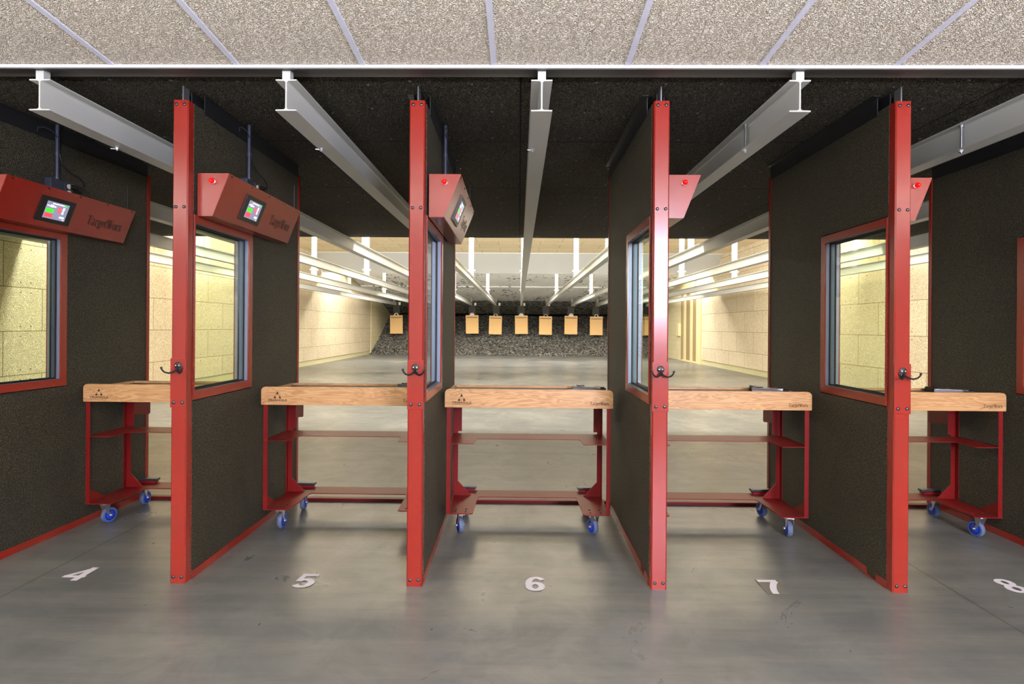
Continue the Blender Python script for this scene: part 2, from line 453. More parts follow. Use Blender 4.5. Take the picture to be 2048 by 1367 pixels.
# berm with an uneven surface
b = MB(); nx, ny = 150, 46; gr = []
for j in range(ny+1):
    row = []
    for i in range(nx+1):
        x = W0+(W1-W0)*i/nx; t_ = j/ny
        y = 25.35+t_*4.2; z = t_*1.92
        hgt = .05*math.sin(x*1.3+t_*3)+random.uniform(-.028, .028)
        row.append(b.bm.verts.new((x, y-(hgt*.5 if 0 < j else 0)+(random.uniform(-.05, .05) if j == 0 else 0), max(.0, z+(hgt if j else 0)))))
    gr.append(row)
for j in range(ny):
    for i in range(nx): b.bm.faces.new((gr[j][i], gr[j][i+1], gr[j+1][i+1], gr[j+1][i]))
back = [b.bm.verts.new((v.co.x, v.co.y, -.02)) for v in gr[-1]]
for i in range(nx): b.bm.faces.new((gr[-1][i], gr[-1][i+1], back[i+1], back[i]))
o = b.build('rubber_berm', M['berm'])
tag(o, 'sloping bank of shredded dark rubber across the far end behind the targets', 'rubber berm', kind='stuff')
# lobby behind the camera
struct(MB().box(-9.1, -9, -4.2, 2.6, 0, 4).build('wall_lobby_left', M['lobby']))
struct(MB().box(9, 9.1, -4.2, 2.6, 0, 4).build('wall_lobby_right', M['lobby']))
struct(MB().holed('y', -4.3, -4.2, (-9, 9, 0, 4), (1.55, 3.05, 1.2, 3.0)).build('wall_lobby_back', M['lobby']))
struct(MB().box(-9, LX-.3, 2.56, 2.66, 0, 4).build('wall_lobby_end', M['lobby']))
struct(MB().box(RX+.3, 9, 2.56, 2.66, 0, 4).build('wall_lobby_end', M['lobby']))

# ------------------------------------------------------------------ floor numbers
def text_mesh(txt, size, bold=0.0, extr=0.0):
    cu = bpy.data.curves.new('t', 'FONT'); cu.body = txt; cu.size = size; cu.offset = bold; cu.extrude = extr
    o = bpy.data.objects.new('t', cu); C.objects.link(o)
    dg = bpy.context.evaluated_depsgraph_get(); me = bpy.data.meshes.new_from_object(o.evaluated_get(dg))
    C.objects.unlink(o); bpy.data.objects.remove(o)
    return me
def fit_text(txt, w, h, bold=.04):
    """letter mesh scaled into w x h, centred"""
    me = text_mesh(txt, 1, bold, 0)
    xs = [v.co.x for v in me.vertices]; ys = [v.co.y for v in me.vertices]
    sx = w/(max(xs)-min(xs)); sy = h/(max(ys)-min(ys)); cx = (max(xs)+min(xs))/2; cy = (max(ys)+min(ys))/2
    for v in me.vertices: v.co = Vector(((v.co.x-cx)*sx, (v.co.y-cy)*sy, v.co.z))
    return me
# ------------------------------------------------------------------ serif lettering
def stroke(b, pts, ws, M4):
    """flat ribbon with varying width"""
    L = []; Rr = []
    for i, p in enumerate(pts):
        a = Vector(pts[max(i-1, 0)]); c = Vector(pts[min(i+1, len(pts)-1)]); d = (c-a).normalized(); nrm = Vector((-d.y, d.x))
        w = ws[i] if isinstance(ws, (list, tuple)) else ws
        L.append(Vector(p)+nrm*w/2); Rr.append(Vector(p)-nrm*w/2)
    vl = [b.bm.verts.new(M4 @ Vector((v.x, v.y, 0))) for v in L]; vr = [b.bm.verts.new(M4 @ Vector((v.x, v.y, 0))) for v in Rr]
    for i in range(len(pts)-1): b.bm.faces.new((vl[i], vl[i+1], vr[i+1], vr[i]))
def arc(cx, cy, rx, ry, a0, a1, thick, thin, n=14):
    pts = []; ws = []
    for i in range(n+1):
        a = math.radians(a0+(a1-a0)*i/n); pts.append((cx+rx*math.cos(a), cy+ry*math.sin(a)))
        ws.append(thin+(thick-thin)*abs(math.cos(a)))
    return pts, ws
TK, TN, SF = .15, .06, .055
def glyph(ch):
    S = []; bar = lambda x0, x1, y, w=SF: S.append(([(x0, y), (x1, y)], w)); st = lambda x, y0, y1, w=TK: S.append(([(x, y0), (x, y1)], w))
    if ch == 'T':
        bar(.0, .68, .97, .07); st(.34, .02, .96); bar(.18, .5, .027); st(.03, .78, .97, .06); st(.65, .78, .97, .06); adv = .70
    elif ch == 'a':
        st(.36, .03, .52, .13); S.append(arc(.2, .52, .17, .14, 10, 150, .1, .1)); S.append(arc(.2, .16, .15, .15, 60, 300, .13, .06))
        bar(.2, .4, .32, .06); bar(.36, .5, .03); adv = .5
    elif ch == 'r':
        st(.16, .02, .66, .14); bar(.02, .32, .027); bar(.02, .16, .64); S.append(arc(.34, .48, .16, .17, 140, 60, .1, .1)); S.append(([(.4, .54), (.46, .54)], .12)); adv = .47
    elif ch == 'g':
        S.append(arc(.22, .44, .15, .19, 0, 360, .12, .06, 20)); bar(.28, .5, .64, .07)
        S.append(([(.14, .27), (.1, .17), (.18, .1), (.36, .06)], .08)); S.append(arc(.24, -.11, .2, .14, 0, 360, .08, .06, 20)); adv = .5
    elif ch == 'e':
        S.append(arc(.22, .34, .17, .31, 0, 320, .14, .06, 20)); bar(.08, .4, .36, .06); adv = .46
    elif ch == 't':
        st(.16, .1, .86, .13); bar(.0, .33, .64, .07); S.append(arc(.24, .12, .08, .1, 180, 310, .09, .07)); adv = .36
    elif ch == 'W':
        for xa, xb, w in ((.12, .34, .15), (.34, .52, .06), (.46, .68, .15), (.68, .88, .06)):
            S.append(([(xa, .97), (xb, .02)] if w > .1 else [(xa, .02), (xb, .97)], w))
        bar(0, .27, .97); bar(.38, .6, .97); bar(.78, .99, .97); adv = 1.0
    elif ch == 'o':
        S.append(arc(.24, .34, .18, .31, 0, 360, .15, .06, 22)); adv = .5
    elif ch == 'x':
        S.append(([(.08, .66), (.4, .02)], .15)); S.append(([(.08, .02), (.4, .66)], .06))
        bar(0, .2, .64); bar(.3, .48, .64); bar(0, .18, .027); bar(.28, .5, .027); adv = .52
    return S, adv
def serif_text(b, txt, M4, length, height):
    parts = [glyph(c) for c in txt]; tot = sum(a for _, a in parts); x = 0; sx = length/tot
    Sc = M4 @ Matrix.Diagonal((sx, height, 1, 1))
    for S, a in parts:
        for k_, (pts, w) in enumerate(S): stroke(b, [(p[0]+x, p[1]) for p in pts], w, Sc @ Matrix.Translation((0, 0, .0002*k_)))
        x += a
def add_text_mesh(b, me, M4):
    bb = bmesh.new(); bb.from_mesh(me); b.merge(bb, M4)
XZ = Matrix.Rotation(PI/2, 4, 'X')        # text lies in XZ, facing -Y


def number_mesh(ch, w, h):
    """bold grotesque numeral in a w x h box centred on the origin, drawn as ribbons"""
    b = MB(); T = .2; S = []
    if ch == '4': S = [([(.46, 1), (.46, 0)], T), ([(.5, .95), (.04, .32)], .15), ([(-.04, .29), (.62, .29)], .15)]
    if ch == '5': S = [([(.08, .92), (.56, .92)], .16), ([(.15, .98), (.09, .46)], .15), arc(.28, .34, .22, .25, 140, -150, .19, .15, 20)]
    if ch == '6': S = [arc(.3, .31, .2, .235, 0, 360, .2, .15, 28), arc(.34, .5, .25, .425, 38, 200, .2, .15, 20)]
    if ch == '7': S = [([(.02, .92), (.6, .92)], .16), ([(.55, .9), (.42, .7), (.3, .42), (.24, .2), (.22, 0)], .19)]
    if ch == '8': S = [arc(.3, .28, .205, .215, 0, 360, .2, .14, 28), arc(.3, .73, .175, .2, 0, 360, .19, .13, 28)]
    for k_, (p, q) in enumerate(S): stroke(b, p, q, Matrix.Translation((0, 0, .0003*k_)))
    xs = [v.co.x for v in b.bm.verts]; ys = [v.co.y for v in b.bm.verts]
    sx = w/(max(xs)-min(xs)); sy = h/(max(ys)-min(ys)); cx = (max(xs)+min(xs))/2; cy = (max(ys)+min(ys))/2
    for v in b.bm.verts: v.co = Vector(((v.co.x-cx)*sx, (v.co.y-cy)*sy, v.co.z))
    return b
for ch, x, w in (('4', -2.325, .118), ('5', -1.098, .104), ('6', .094, .104), ('7', 1.315, .104), ('8', 2.565, .104)):
    o = number_mesh(ch, w, .155).build('floor_number', M['numwhite'])
    o.location = (x, 2.845 if ch not in '48' else 2.89, .0025)
    if ch == '7':
        MB().box(-.06, .06, -.08, .08, -.0015, -.0009).build('stencil_patch', M['patch'], o)
    tag(o, 'white stencilled number %s painted on the concrete floor' % ch, 'floor number', 'lane numbers on the floor')

# ------------------------------------------------------------------ lane dividers
YF, YB, HT = 2.80, 4.235, 2.48            # front face of the post, back end, top
LEN = YB-YF
def bolt_mesh(r=.0085, h=.006):
    b = MB(); b.lathe([(r, 0), (r, h*.4), (r*.75, h*.85), (r*.3, h), (0, h)], Matrix.Rotation(PI/2, 4, 'X'), 14); return b
def make_divider():
    root = thing('lane_divider', 'x', 'divider', (0, 0, 0), 0, 'black lane dividers with red posts')
    t = .042
    wy0, wy1, wz0, wz1 = .052, .682, .935, 1.905      # window opening (outer frame)
    ff = .008                                         # narrow member next to the post
    MB().holed('x', -t, t, (.05, LEN-.03, .01, HT), (wy0-.001, wy1+.006, wz0-.006, wz1+.006)).build('panel', M['board'], root)
    # front post: folded channel
    w = .0395; pts = [(-w, .05), (-w, .006), (-w+.006, 0), (w-.006, 0), (w, .006), (w, .05), (w-.004, .05), (w-.004, .008), (w-.008, .004), (-w+.008, .004), (-w+.004, .008), (-w+.004, .05)]
    post = MB().prism(pts, 'z', 0, HT).build('front_post', M['red'], root)
    bm_ = bolt_mesh().build('bolt', M['screw'], post, True, (-.021, 0, HT-.022))
    for x, z in ((.021, HT-.022), (-.021, 1.932), (.021, 1.932), (-.021, .034), (.021, .034)):
        c = bm_.copy(); C.objects.link(c); c.location = (x, 0, z)
    MB().box(-.046, .046, LEN-.03, LEN, 0, HT-.0).build('back_post', M['red'], root)
    # bottom channel, notched on the left side near the post
    b = MB(); b.box(-.046, .046, .05, LEN-.03, 0, .008); b.box(.042, .046, .05, LEN-.03, .008, .042)
    b.box(-.046, -.042, .05, .125, .008, .042); b.box(-.046, -.042, .21, LEN-.03, .008, .042)
    b.build('bottom_channel', M['red'], root)
    # black angles that tie the panel to the ceiling
    MB().box(-.003, .003, .02, .07, HT-.05, ZC).build('ceiling_bracket', M['zinc'], root)
    b = MB(); b.box(-.006, .0, .10, LEN-.02, HT, ZC+.002); b.box(-.046, -.042, .14, LEN-.03, HT-.02, ZC-.001)
    b.box(-.075, -.042, .12, LEN-.03, ZC-.006, ZC); b.box(.042, .046, .14, LEN-.03, HT-.02, ZC-.001)
    b.build('top_rail', M['black_steel'], root)
    # window
    fr = MB(); f = .046
    for s in (-1, 1):
        a, c = sorted((s*(t-.004), s*(t+.006)))
        fr.holed('x', a, c, (wy0, wy1, wz0, wz1), (wy0+ff, wy1-f, wz0+f, wz1-f))
    frame = fr.build('window_frame', M['red'], root)
    MB().holed('x', -t+.002, t-.002, (wy0+.001, wy1-.02, wz0+.02, wz1-.02), (wy0+ff+.001, wy1-f-.001, wz0+f+.001, wz1-f-.001)).build('metal_reveal', M['jamb'], frame)
    g = MB(); g.holed('x', -.020, -.014, (wy0+ff, wy1-f, wz0+f, wz1-f), (wy0+ff+.006, wy1-f-.008, wz0+f+.009, wz1-f-.009))
    g.holed('x', .014, .020, (wy0+ff, wy1-f, wz0+f, wz1-f), (wy0+ff+.006, wy1-f-.008, wz0+f+.009, wz1-f-.009))
    g.build('gasket', M['gasket'], frame)
    MB().box(-.0135, .0135, wy0+ff+.001, wy1-f-.001, wz0+f+.001, wz1-f-.001).build('glass_pane', M['glass'], frame)
    # cover plate with coat hook
    cp = MB().box(-.041, .041, -.004, 0, .903, 1.155, .001).build('cover_plate', M['red'], root)
    for x in (-.022, .022):
        c = bm_.copy(); C.objects.link(c); c.parent = cp; c.location = (x, -.004, .929)
    h = MB()
    h.lathe([(.0185, 0), (.0185, .003), (.014, .006), (0, .007)], Matrix.Translation((0, -.004, 1.118)) @ Matrix.Rotation(PI/2, 4, 'X'), 20)
    h.lathe([(.0125, 0), (.0125, .004), (.008, .006), (0, .0065)], Matrix.Translation((0, -.004, 1.098)) @ Matrix.Rotation(PI/2, 4, 'X'), 16)
    for s in (-1, 1):
        h.tube([(0, -.006, 1.104), (s*.004, -.016, 1.096), (s*.014, -.028, 1.086), (s*.028, -.04, 1.082), (s*.042, -.05, 1.088), (s*.05, -.055, 1.099), (s*.053, -.057, 1.108)], [.006, .0055, .005, .0045, .0042, .004, .004], 8)
        h.lathe([(0, -.006), (.0045, -.0045), (.006, 0), (.0045, .0045), (0, .006)], Matrix.Translation((s*.053, -.057, 1.110)), 12)
    hook = h.build('coat_hook', M['iron'], cp, True)
    for s in (-1, 1):
        c = bolt_mesh(.0045, .004).build('screw', M['chrome'], cp, True, (s*.0085, -.0105, 1.118))
    return root
div0 = make_divider()
DX = [(-4.18, -4.13), (-2.958, -2.915), (-1.744, -1.748), (-.5265, -.539), (.7185, .726), (1.935, 1.952), (3.16, 3.165)]
DL = ['black lane divider whose back edge shows through the far left window',
      'black lane divider at the left edge of the photo, front post out of frame',
      'black lane divider with red post between floor numbers 4 and 5',
      'black lane divider with red post between floor numbers 5 and 6',
      'black lane divider with red post between floor numbers 6 and 7, washed pinkish by glare',
      'black lane divider with red post between floor numbers 7 and 8',
      'black lane divider at the right edge of the photo, front post out of frame']
divs = []
for i, ((xf, xb), lb) in enumerate(zip(DX, DL)):
    o = div0 if i == 0 else copy_tree(div0)
    o.location = (xf, YF, 0); o.rotation_euler = (0, 0, -math.atan2(xb-xf, LEN)); o['label'] = lb
    divs.append(o)

# ------------------------------------------------------------------ control boxes
def make_control():
    root = thing('control_box', 'x', 'control box', (0, 0, 0), 0, 'red lane control boxes')
    L = .945; zt, zb = .225, 0.; wt, wb = .168, .080
    prof = [(0, zb), (wb, zb), (wt, zt), (0, zt)]
    MB().prism(prof, 'y', 0, L, .0015).build('housing', M['red'], root)
    sl = Vector((wt-wb, 0, zt-zb)); Ls = sl.length; up = sl.normalized(); DU = .027
    # face frame: u along +Y, v up the slope, n outward
    nrm = Vector((up.z, 0, -up.x))
    F = Matrix(((0, up.x, nrm.x, wb), (1, 0, 0, 0), (0, up.z, nrm.z, zb), (0, 0, 0, 1)))
    def fbox(u0, u1, v0, v1, n0, n1):
        b = MB().box(u0, u1, v0, v1, n0, n1); bmesh.ops.transform(b.bm, matrix=F, verts=b.bm.verts); return b
    bz = MB().box(.232, .462, .035, .185, -.002, .008, .002); bmesh.ops.transform(bz.bm, matrix=F, verts=bz.bm.verts)
    bezel = bz.build('display_bezel', M['black'], root)
    fbox(.272, .422, .058, .162, .008, .0085).build('screen', M['scr_grey'], bezel)
    def scr(name, mat, rects):
        b = MB()
        for r in rects:
            q = MB().box(r[0]+DU, r[1]+DU, r[2], r[3], .0085, .009); bmesh.ops.transform(q.bm, matrix=F, verts=q.bm.verts)
            me = bpy.data.meshes.new('t'); q.bm.to_mesh(me); q.bm.free(); b.bm.from_mesh(me); bpy.data.meshes.remove(me)
        return b.build(name, mat, bezel)
    scr('green_button', M['scr_green'], [(.250, .303, .096, .118)]); scr('red_button', M['scr_red'], [(.250, .303, .066, .090)])
    scr('red_figures', M['scr_red'], [(.325, .349, .104+k*.0085, .110+k*.0085) for k in range(4)])
    scr('green_indicator', M['scr_green'], [(.364, .381, .147, .155)]); scr('blue_indicator', M['scr_blue'], [(.384, .392, .147, .155)])
    scr('white_lines', M['scr_white'], [(.282, .302, .149, .155), (.305, .322, .149, .155), (.326, .36, .149, .155), (.25, .268, .132, .138), (.272, .292, .128, .143),
                                        (.294, .31, .130, .138), (.358, .370, .118, .140), (.358, .370, .098, .114), (.352, .384, .072, .083), (.375, .386, .062, .066)])
    tb = MB(); Mt = F @ Matrix.Translation((.585, .075, .0012)); serif_text(tb, 'TargetWorx', Mt, .295, .062)
    tb.build('lettering', M['print'], root)
    for u in (.035, .26, .48, .70, .915):
        q = MB(); q.cyl((u, Ls-.012, -.001), (u, Ls-.012, .002), .0055, n=12); bmesh.ops.transform(q.bm, matrix=F, verts=q.bm.verts); q.build('screw', M['black'], root)
    dm = MB(); dm.lathe([(.0125, 0), (.0135, .008), (.0115, .018), (.006, .024), (0, .0255)], Matrix.Translation((.082, -.006, .182)) @ Matrix.Rotation(PI/2, 4, 'X'), 20)
    dome = dm.build('indicator_lamp', M['dome'], root, True)
    MB().lathe([(.0155, 0), (.0155, .006), (.013, .008), (0, .008)], Matrix.Translation((.082, 0, .182)) @ Matrix.Rotation(PI/2, 4, 'X'), 20).build('lamp_collar', M['chrome'], dome, True)
    MB().cyl((.14, L-.04, zt-.01), (.14, L-.04, zt+.17), .0035, .0025, 8).build('antenna', M['black'], root)
    return root
cb0 = make_control()
CBL = ['red control box with lit screen at the far left of the photo',
       'red control box with lit screen on the panel beside lane 5',
       'red control box seen steeply end-on in the centre lane 6',
       'red control box end, pinkish with glare, right of the post between lanes 6 and 7',
       'bright red control box end right of the post between lanes 7 and 8']
CY = 2.865
def place_on(o, i, yrel, off, z):
    d = divs[i]; R_ = d.rotation_euler.z
    v = Matrix.Rotation(R_, 4, 'Z') @ Vector((off, yrel, 0)); o.location = (d.location.x+v.x, d.location.y+v.y, z); o.rotation_euler = (0, 0, R_)
for i in range(5):
    o = cb0 if i == 0 else copy_tree(cb0)
    place_on(o, i+1, (CY+.04 if i in (0, 4) else CY)-YF, .052, 1.898); o['label'] = CBL[i]
# mounting stand-off between box and panel (part of box)
for o in [x for x in C.objects if x.name.startswith('control_box')]:
    MB().box(-.0095, 0, .12, .8, .03, .2).build('mounting_bracket', M['black_steel'], o)

# ------------------------------------------------------------------ power outlets with conduit
def make_outlet():
    root = thing('power_outlet', 'x', 'power outlet', (0, 0, 0), 0, 'power outlets above the control boxes')
    MB().box(0, .045, .0, .16, 0, .092, .003).build('outlet_box', M['conduit'], root)
    MB().box(.045, .049, .095, .155, .002, .09, .001).build('face_plate', M['conduit'], root)
    for z in (.024, .064):
        MB().lathe([(.0155, 0), (.0155, .003), (0, .003)], Matrix.Translation((.049, .125, z)) @ Matrix.Rotation(PI/2, 4, 'Y'), 18).build('socket', M['ivory'], root)
    b = MB(); b.cyl((.024, .065, .09), (.024, .065, ZC-2.127), .011, n=12); b.cyl((.024, .065, .09), (.024, .065, .11), .016, n=12)
    b.cyl((.024, .065, .24), (.024, .065, .262), .0145, n=12)
    b.build('conduit', M['conduit'], root, True)
    c = MB(); c.tube([(.036, .068, .25), (.04, .08, .20), (.05, .13, .155), (.055, .19, .14), (.06, .225, .115), (.065, .22, .085), (.07, .19, .068), (.07, .15, .064)], .0035, 8)
    cord = c.build('cord', M['black'], root, True)
    MB().cyl((.075, .165, .064), (.053, .13, .064), .012, .015, 12).build('plug', M['black'], cord)
    MB().tube([(.03, .062, .35), (.035, .02, .375), (.04, -.04, .38), (.04, -.085, .365), (.04, -.09, .34)], .003, 8).build('loose_cable', M['conduit'], root, True)
    return root
out0 = make_outlet()
for i, lb in enumerate(['dark outlet box with conduit on the far left black panel, above its control box',
                        'dark outlet box with conduit above the control box beside lane 5',
                        'dark conduit and outlet box behind the control box of centre lane 6']):
    o = out0 if i == 0 else copy_tree(out0)
    place_on(o, i+1, 3.31-YF, .048, 2.127); o['label'] = lb

# ------------------------------------------------------------------ rolling shooting tables
def logo(b, M4):
    """three small triangles at the corners of a bigger one with thin arcs, and TRIANGLE lettering"""
    for cx, cy in ((0, .044), (-.0165, .016), (.0165, .016)):
        v = [b.bm.verts.new(M4 @ Vector(p)) for p in ((cx-.0085, cy-.0068, 0), (cx+.0085, cy-.0068, 0), (cx, cy+.011, 0))]
        b.bm.faces.new(v)
    for a0 in (-60, 60, 180):
        pts, ws = arc(0, .024, .0125, .0125, a0+15, a0+105, .0016, .0016, 10); stroke(b, pts, ws, M4)
    for s in (-1, 1):
        stroke(b, [(s*.0085, .034), (s*.0205, .013)], .0011, M4)
    me = fit_text('TRIANGLE', .124, .0135, .02); add_text_mesh(b, me, M4 @ Matrix.Translation((0, -.001, 0)))
    me = fit_text('SHOOTING ACADEMY', .124, .0052, .0); add_text_mesh(b, me, M4 @ Matrix.Translation((0, -.0125, 0)))
TW = 1.056
def make_caster():
    pass
def make_table():
    root = thing('rolling_table', 'x', 'table', (0, 0, 0), 0, 'wood fronted rolling tables in the lanes')
    hw = TW/2
    # front board with rounded upper corners
    r = .026; pts = [(-hw, .82), (hw, .82)]
    for k in range(7):
        a = k/6*PI/2; pts.append((hw-r+r*math.cos(a), .935-r+r*math.sin(a)))
    for k in range(7):
        a = PI/2+k/6*PI/2; pts.append((-hw+r+r*math.cos(a), .935-r+r*math.sin(a)))
    fb = MB().prism(pts, 'y', 0, .024, .0025).build('front_board', M['wood'], root)
    lg = MB(); logo(lg, Matrix.Translation((-hw+.106, -.0008, .852)) @ XZ); lg.build('logo', M['brand'], fb)
    tx = MB(); serif_text(tx, 'TargetWorx', Matrix.Translation((hw-.146, -.0008, .842)) @ XZ, .120, .021); tx.build('lettering', M['brand'], fb)
    b = MB(); b.box(-hw+.002, -hw+.022, .024, .47, .85, .912, .002); b.box(hw-.022, hw-.002, .024, .47, .85, .912, .002); b.box(-hw+.022, hw-.022, .45, .47, .85, .912, .002)
    b.build('rim', M['wood'], root)
    MB().box(-hw+.022, hw-.022, .024, .45, .875, .897).build('rubber_top', M['mat'], root)
    # red steel frame
    for s in (-1, 1):
        x0, x1 = sorted((s*(hw-.012), s*(hw-.038)))
        xi = s*(hw-.012)
        a, c = sorted((xi, xi-s*.004))
        MB().box(x0, x1, .012, .016, .148, .83).box(a, c, .016, .04, .148, .83).build('leg', M['red2'], root)
        x0, x1 = sorted((s*(hw-.012), s*(hw-.044)))
        MB().box(x0, x1, .385, .389, .152, .85).box(a, c, .355, .385, .152, .85).build('leg', M['red2'], root)
        # upper rear bracket plates
        q0, q1 = sorted((s*(hw-.045), s*(hw-.070)))
        MB().box(q0, q1, .380, .385, .60, .85).build('bracket_plate', M['red2'], root)
        q0, q1 = sorted((s*(hw-.030), s*(hw-.034)))
        MB().prism([(.41, .67), (.60, .645), (.61, .655), (.61, .85), (.41, .85)], 'x', q0, q1).build('side_plate', M['red2'], root)
        # gussets
        q0, q1 = sorted((s*(hw-.014), s*(hw-.018)))
        MB().prism([(.016, .15), (.18, .15), (.016, .255)], 'x', q0, q1).build('gusset', M['red2'], root)
        g0 = s*(hw-.044); MB().prism([(g0, .15), (g0-s*.095, .15), (g0, .252)], 'y', .385, .389).build('gusset', M['red2'], root)
        # latch at the back corner
        q0, q1 = sorted((s*(hw-.03), s*(hw-.165)))
        MB().box(q0, q1, .49, .535, .166, .182, .003).build('latch_bar', M['latch'], root)
        q0, q1 = sorted((s*(hw-.03), s*(hw-.155)))
        MB().box(q0, q1, .485, .53, .152, .166).build('latch_plate', M['red2'], root)
    L = .176
    def ushape(lob, bar0, back, z0, z1, x=hw-.012, ch=.012):
        P = [(-x, .008), (-x+lob-ch, .008), (-x+lob, .02), (-x+lob+.008, bar0-.012), (-x+lob+.02, bar0), (x-lob-.02, bar0), (x-lob-.008, bar0-.012), (x-lob, .02), (x-lob+ch, .008), (x, .008), (x, back), (-x, back)]
        return MB().prism(P, 'z', z0, z1)
    bs = ushape(.168, .355, .51, .146, .152).build('lower_shelf', M['red2'], root)
    ushape(.170, .165, .35, .588, .592).build('upper_shelf', M['red2'], root)
    for sx in (-1, 1):
        cx = sx*(hw-.10)
        first = None
        for dx, dy in ((-.032, .045), (.032, .045), (-.032, .095), (.032, .095)):
            o = MB().lathe([(.006, 0), (.006, .003), (.003, .005), (0, .005)], None, 10).build('bolt', M['screw'], bs, True, (cx+dx, dy, .152)) if first is None else first.copy()
            if first is None: first = o
            else: C.objects.link(o); o.location = (cx+dx, dy, .152)
    # casters
    for sx in (-1, 1):
        for yy in (.07, .44):
            cs = bpy.data.objects.new('caster', None); C.objects.link(cs); cs.parent = root; cs.location = (sx*(hw-.10), yy, 0)
            f = MB(); f.box(-.034, .034, -.04, .04, .1405, .146, .001); f.cyl((0, 0, .13), (0, 0, .141), .024)
            f.box(-.021, .021, -.022, .022, .126, .131)
            for s2 in (-1, 1):
                a, c = sorted((s2*.0175, s2*.021)); f.prism([(-.022, .13), (.022, .13), (.012, .08), (.032, .046), (.018, .044), (-.002, .075)], 'x', a, c)
                f.lathe([(.008, 0), (.008, .005), (.004, .009), (0, .009)], Matrix.Translation((s2*.021, .025, .051)) @ Matrix.Rotation(s2*PI/2, 4, 'Y'), 12)
            f.build('fork', M['zinc'], cs)
            Mw = Matrix.Translation((0, .025, .051)) @ Matrix.Rotation(PI/2, 4, 'Y')
            MB().lathe([(.040, -.0145), (.047, -.013), (.0505, -.006), (.051, 0), (.0505, .006), (.047, .013), (.040, .0145)], Mw, 32).build('tyre', M['tyre'], cs, True)
            MB().lathe([(.034, -.0150), (.046, -.0146), (.046, .0146), (.034, .0150)], Mw, 32).build('wheel_rim', M['bluerim'], cs, True)
            MB().lathe([(.0, -.0152), (.034, -.0152), (.034, .0152), (0, .0152)], Mw, 28).build('wheel_recess', M['gasket'], cs)
            MB().lathe([(.0, -.0162), (.026, -.0162), (.028, -.015), (.028, .015), (.026, .0162), (0, .0162)], Mw, 28).build('wheel_hub', M['bluehub'], cs, True)
    return root
tab0 = make_table()
# lane: centre x, front y, swivel of the four casters (FL, BL, FR, BR)
TB = [(4, -2.320, 3.56, (-.3, .05, .3, .2), 'wood-fronted red rolling table in lane 4 at the left of the photo'),
      (5, -1.116, 3.49, (.0, .1, .2, .5), 'wood-fronted red rolling table in lane 5, handgun at its right end'),
      (6, .065, 3.45, (.35, .2, .42, .3), 'wood-fronted red rolling table in the centre lane 6, both legs and both marks in view'),
      (7, 1.302, 3.45, (.1, .2, -.15, .15), 'wood-fronted red rolling table in lane 7, left end behind the glaring red post'),
      (8, 2.535, 3.49, (.3, .4, .2, .0), 'wood-fronted red rolling table in lane 8 at the right of the photo')]
tabs = {}
for i, (ln, x, y, sw, lb) in enumerate(TB):
    o = tab0 if i == 0 else copy_tree(tab0)
    o.location = (x, y, 0); o['label'] = lb; tabs[ln] = o
for ln, x, y, sw, lb in TB:
    cs = [c for c in kids(tabs[ln]) if c.name.startswith('caster')]
    for c, a in zip(cs, sw): c.rotation_euler = (0, 0, a)

# red floor strip behind each table
for i, (x0, x1, ln) in enumerate(((-2.86, -1.80, 4), (-1.70, -.59, 5), (-.49, .675, 6), (.775, 1.90, 7), (2.0, 3.115, 8))):
    o = MB().box(x0, x1, 4.15, 4.195, 0, .02, .001).build('floor_stop_bar', M['red2'])
    tag(o, 'red steel stop bar on the floor behind the lane %d table' % ln, 'stop bar', 'floor stop bars behind the tables')

# ------------------------------------------------------------------ handguns
def make_gun():
    """pistol lying on its side, slide locked back; muzzle towards -x"""
    root = thing('handgun', 'x', 'handgun', (0, 0, 0), 0, 'handguns lying on the tables')
    # barrel and bright slide
    MB().prism([(-.085, .012), (.075, .012), (.088, .030), (.088, .040), (-.055, .040), (-.085, .036)], 'z', .008, .031, .003).build('slide', M['chrome'], root)
    b = MB().cyl((-.115, .027, .02), (-.05, .027, .02), .0075, n=16); b.build('barrel', M['gunblack'], root, True)
    b = MB().prism([(-.10, -.003), (.02, -.006), (.07, .000), (.078, .012), (-.10, .012)], 'z', .009, .030, .002)
    b.box(-.10, -.09, .0, .014, .008, .031)
    b.build('frame', M['gunblack'], root)
    MB().prism([(.018, .004), (.07, .004), (.098, -.082), (.092, -.094), (.052, -.090), (.044, -.078)], 'z', .004, .034, .004).build('grip', M['gunblack'], root)
    tg = MB().tube([(-.028, -.002, .02), (-.03, -.024, .02), (-.012, -.034, .02), (.02, -.033, .02), (.034, -.022, .02)], .0035, 8)
    g = tg.build('trigger_guard', M['chrome'], root, True)
    MB().tube([(.004, -.004, .02), (.0, -.014, .02), (.006, -.026, .02)], .003, 8).build('trigger', M['chrome'], g, True)
    MB().box(.035, .062, .014, .034, .0305, .036, .002).build('ejection_port', M['gunblack'], root)
    MB().box(-.079, -.070, .030, .044, .017, .022).build('front_sight', M['gunblack'], root)
    return root
g0 = make_gun()
for i, (ln, x, y, a, lb) in enumerate(((5, -.735, 3.82, PI-.4, 'dark handgun at the right end of the lane 5 table, partly behind the red post'),
                                       (6, .475, 3.76, PI-.38, 'silver and black handgun on the centre lane 6 table'),
                                       (7, 1.69, 3.76, PI-.35, 'silver and black handgun on the lane 7 table'),
                                       (8, 2.93, 3.78, PI-.3, 'silver and black handgun on the lane 8 table at right'))):
    o = g0 if i == 0 else copy_tree(g0)
    o.location = (x, y, .8935); o.rotation_euler = (0, 0, a); o.scale = (1.12, 1.12, 1.12); o['label'] = lb

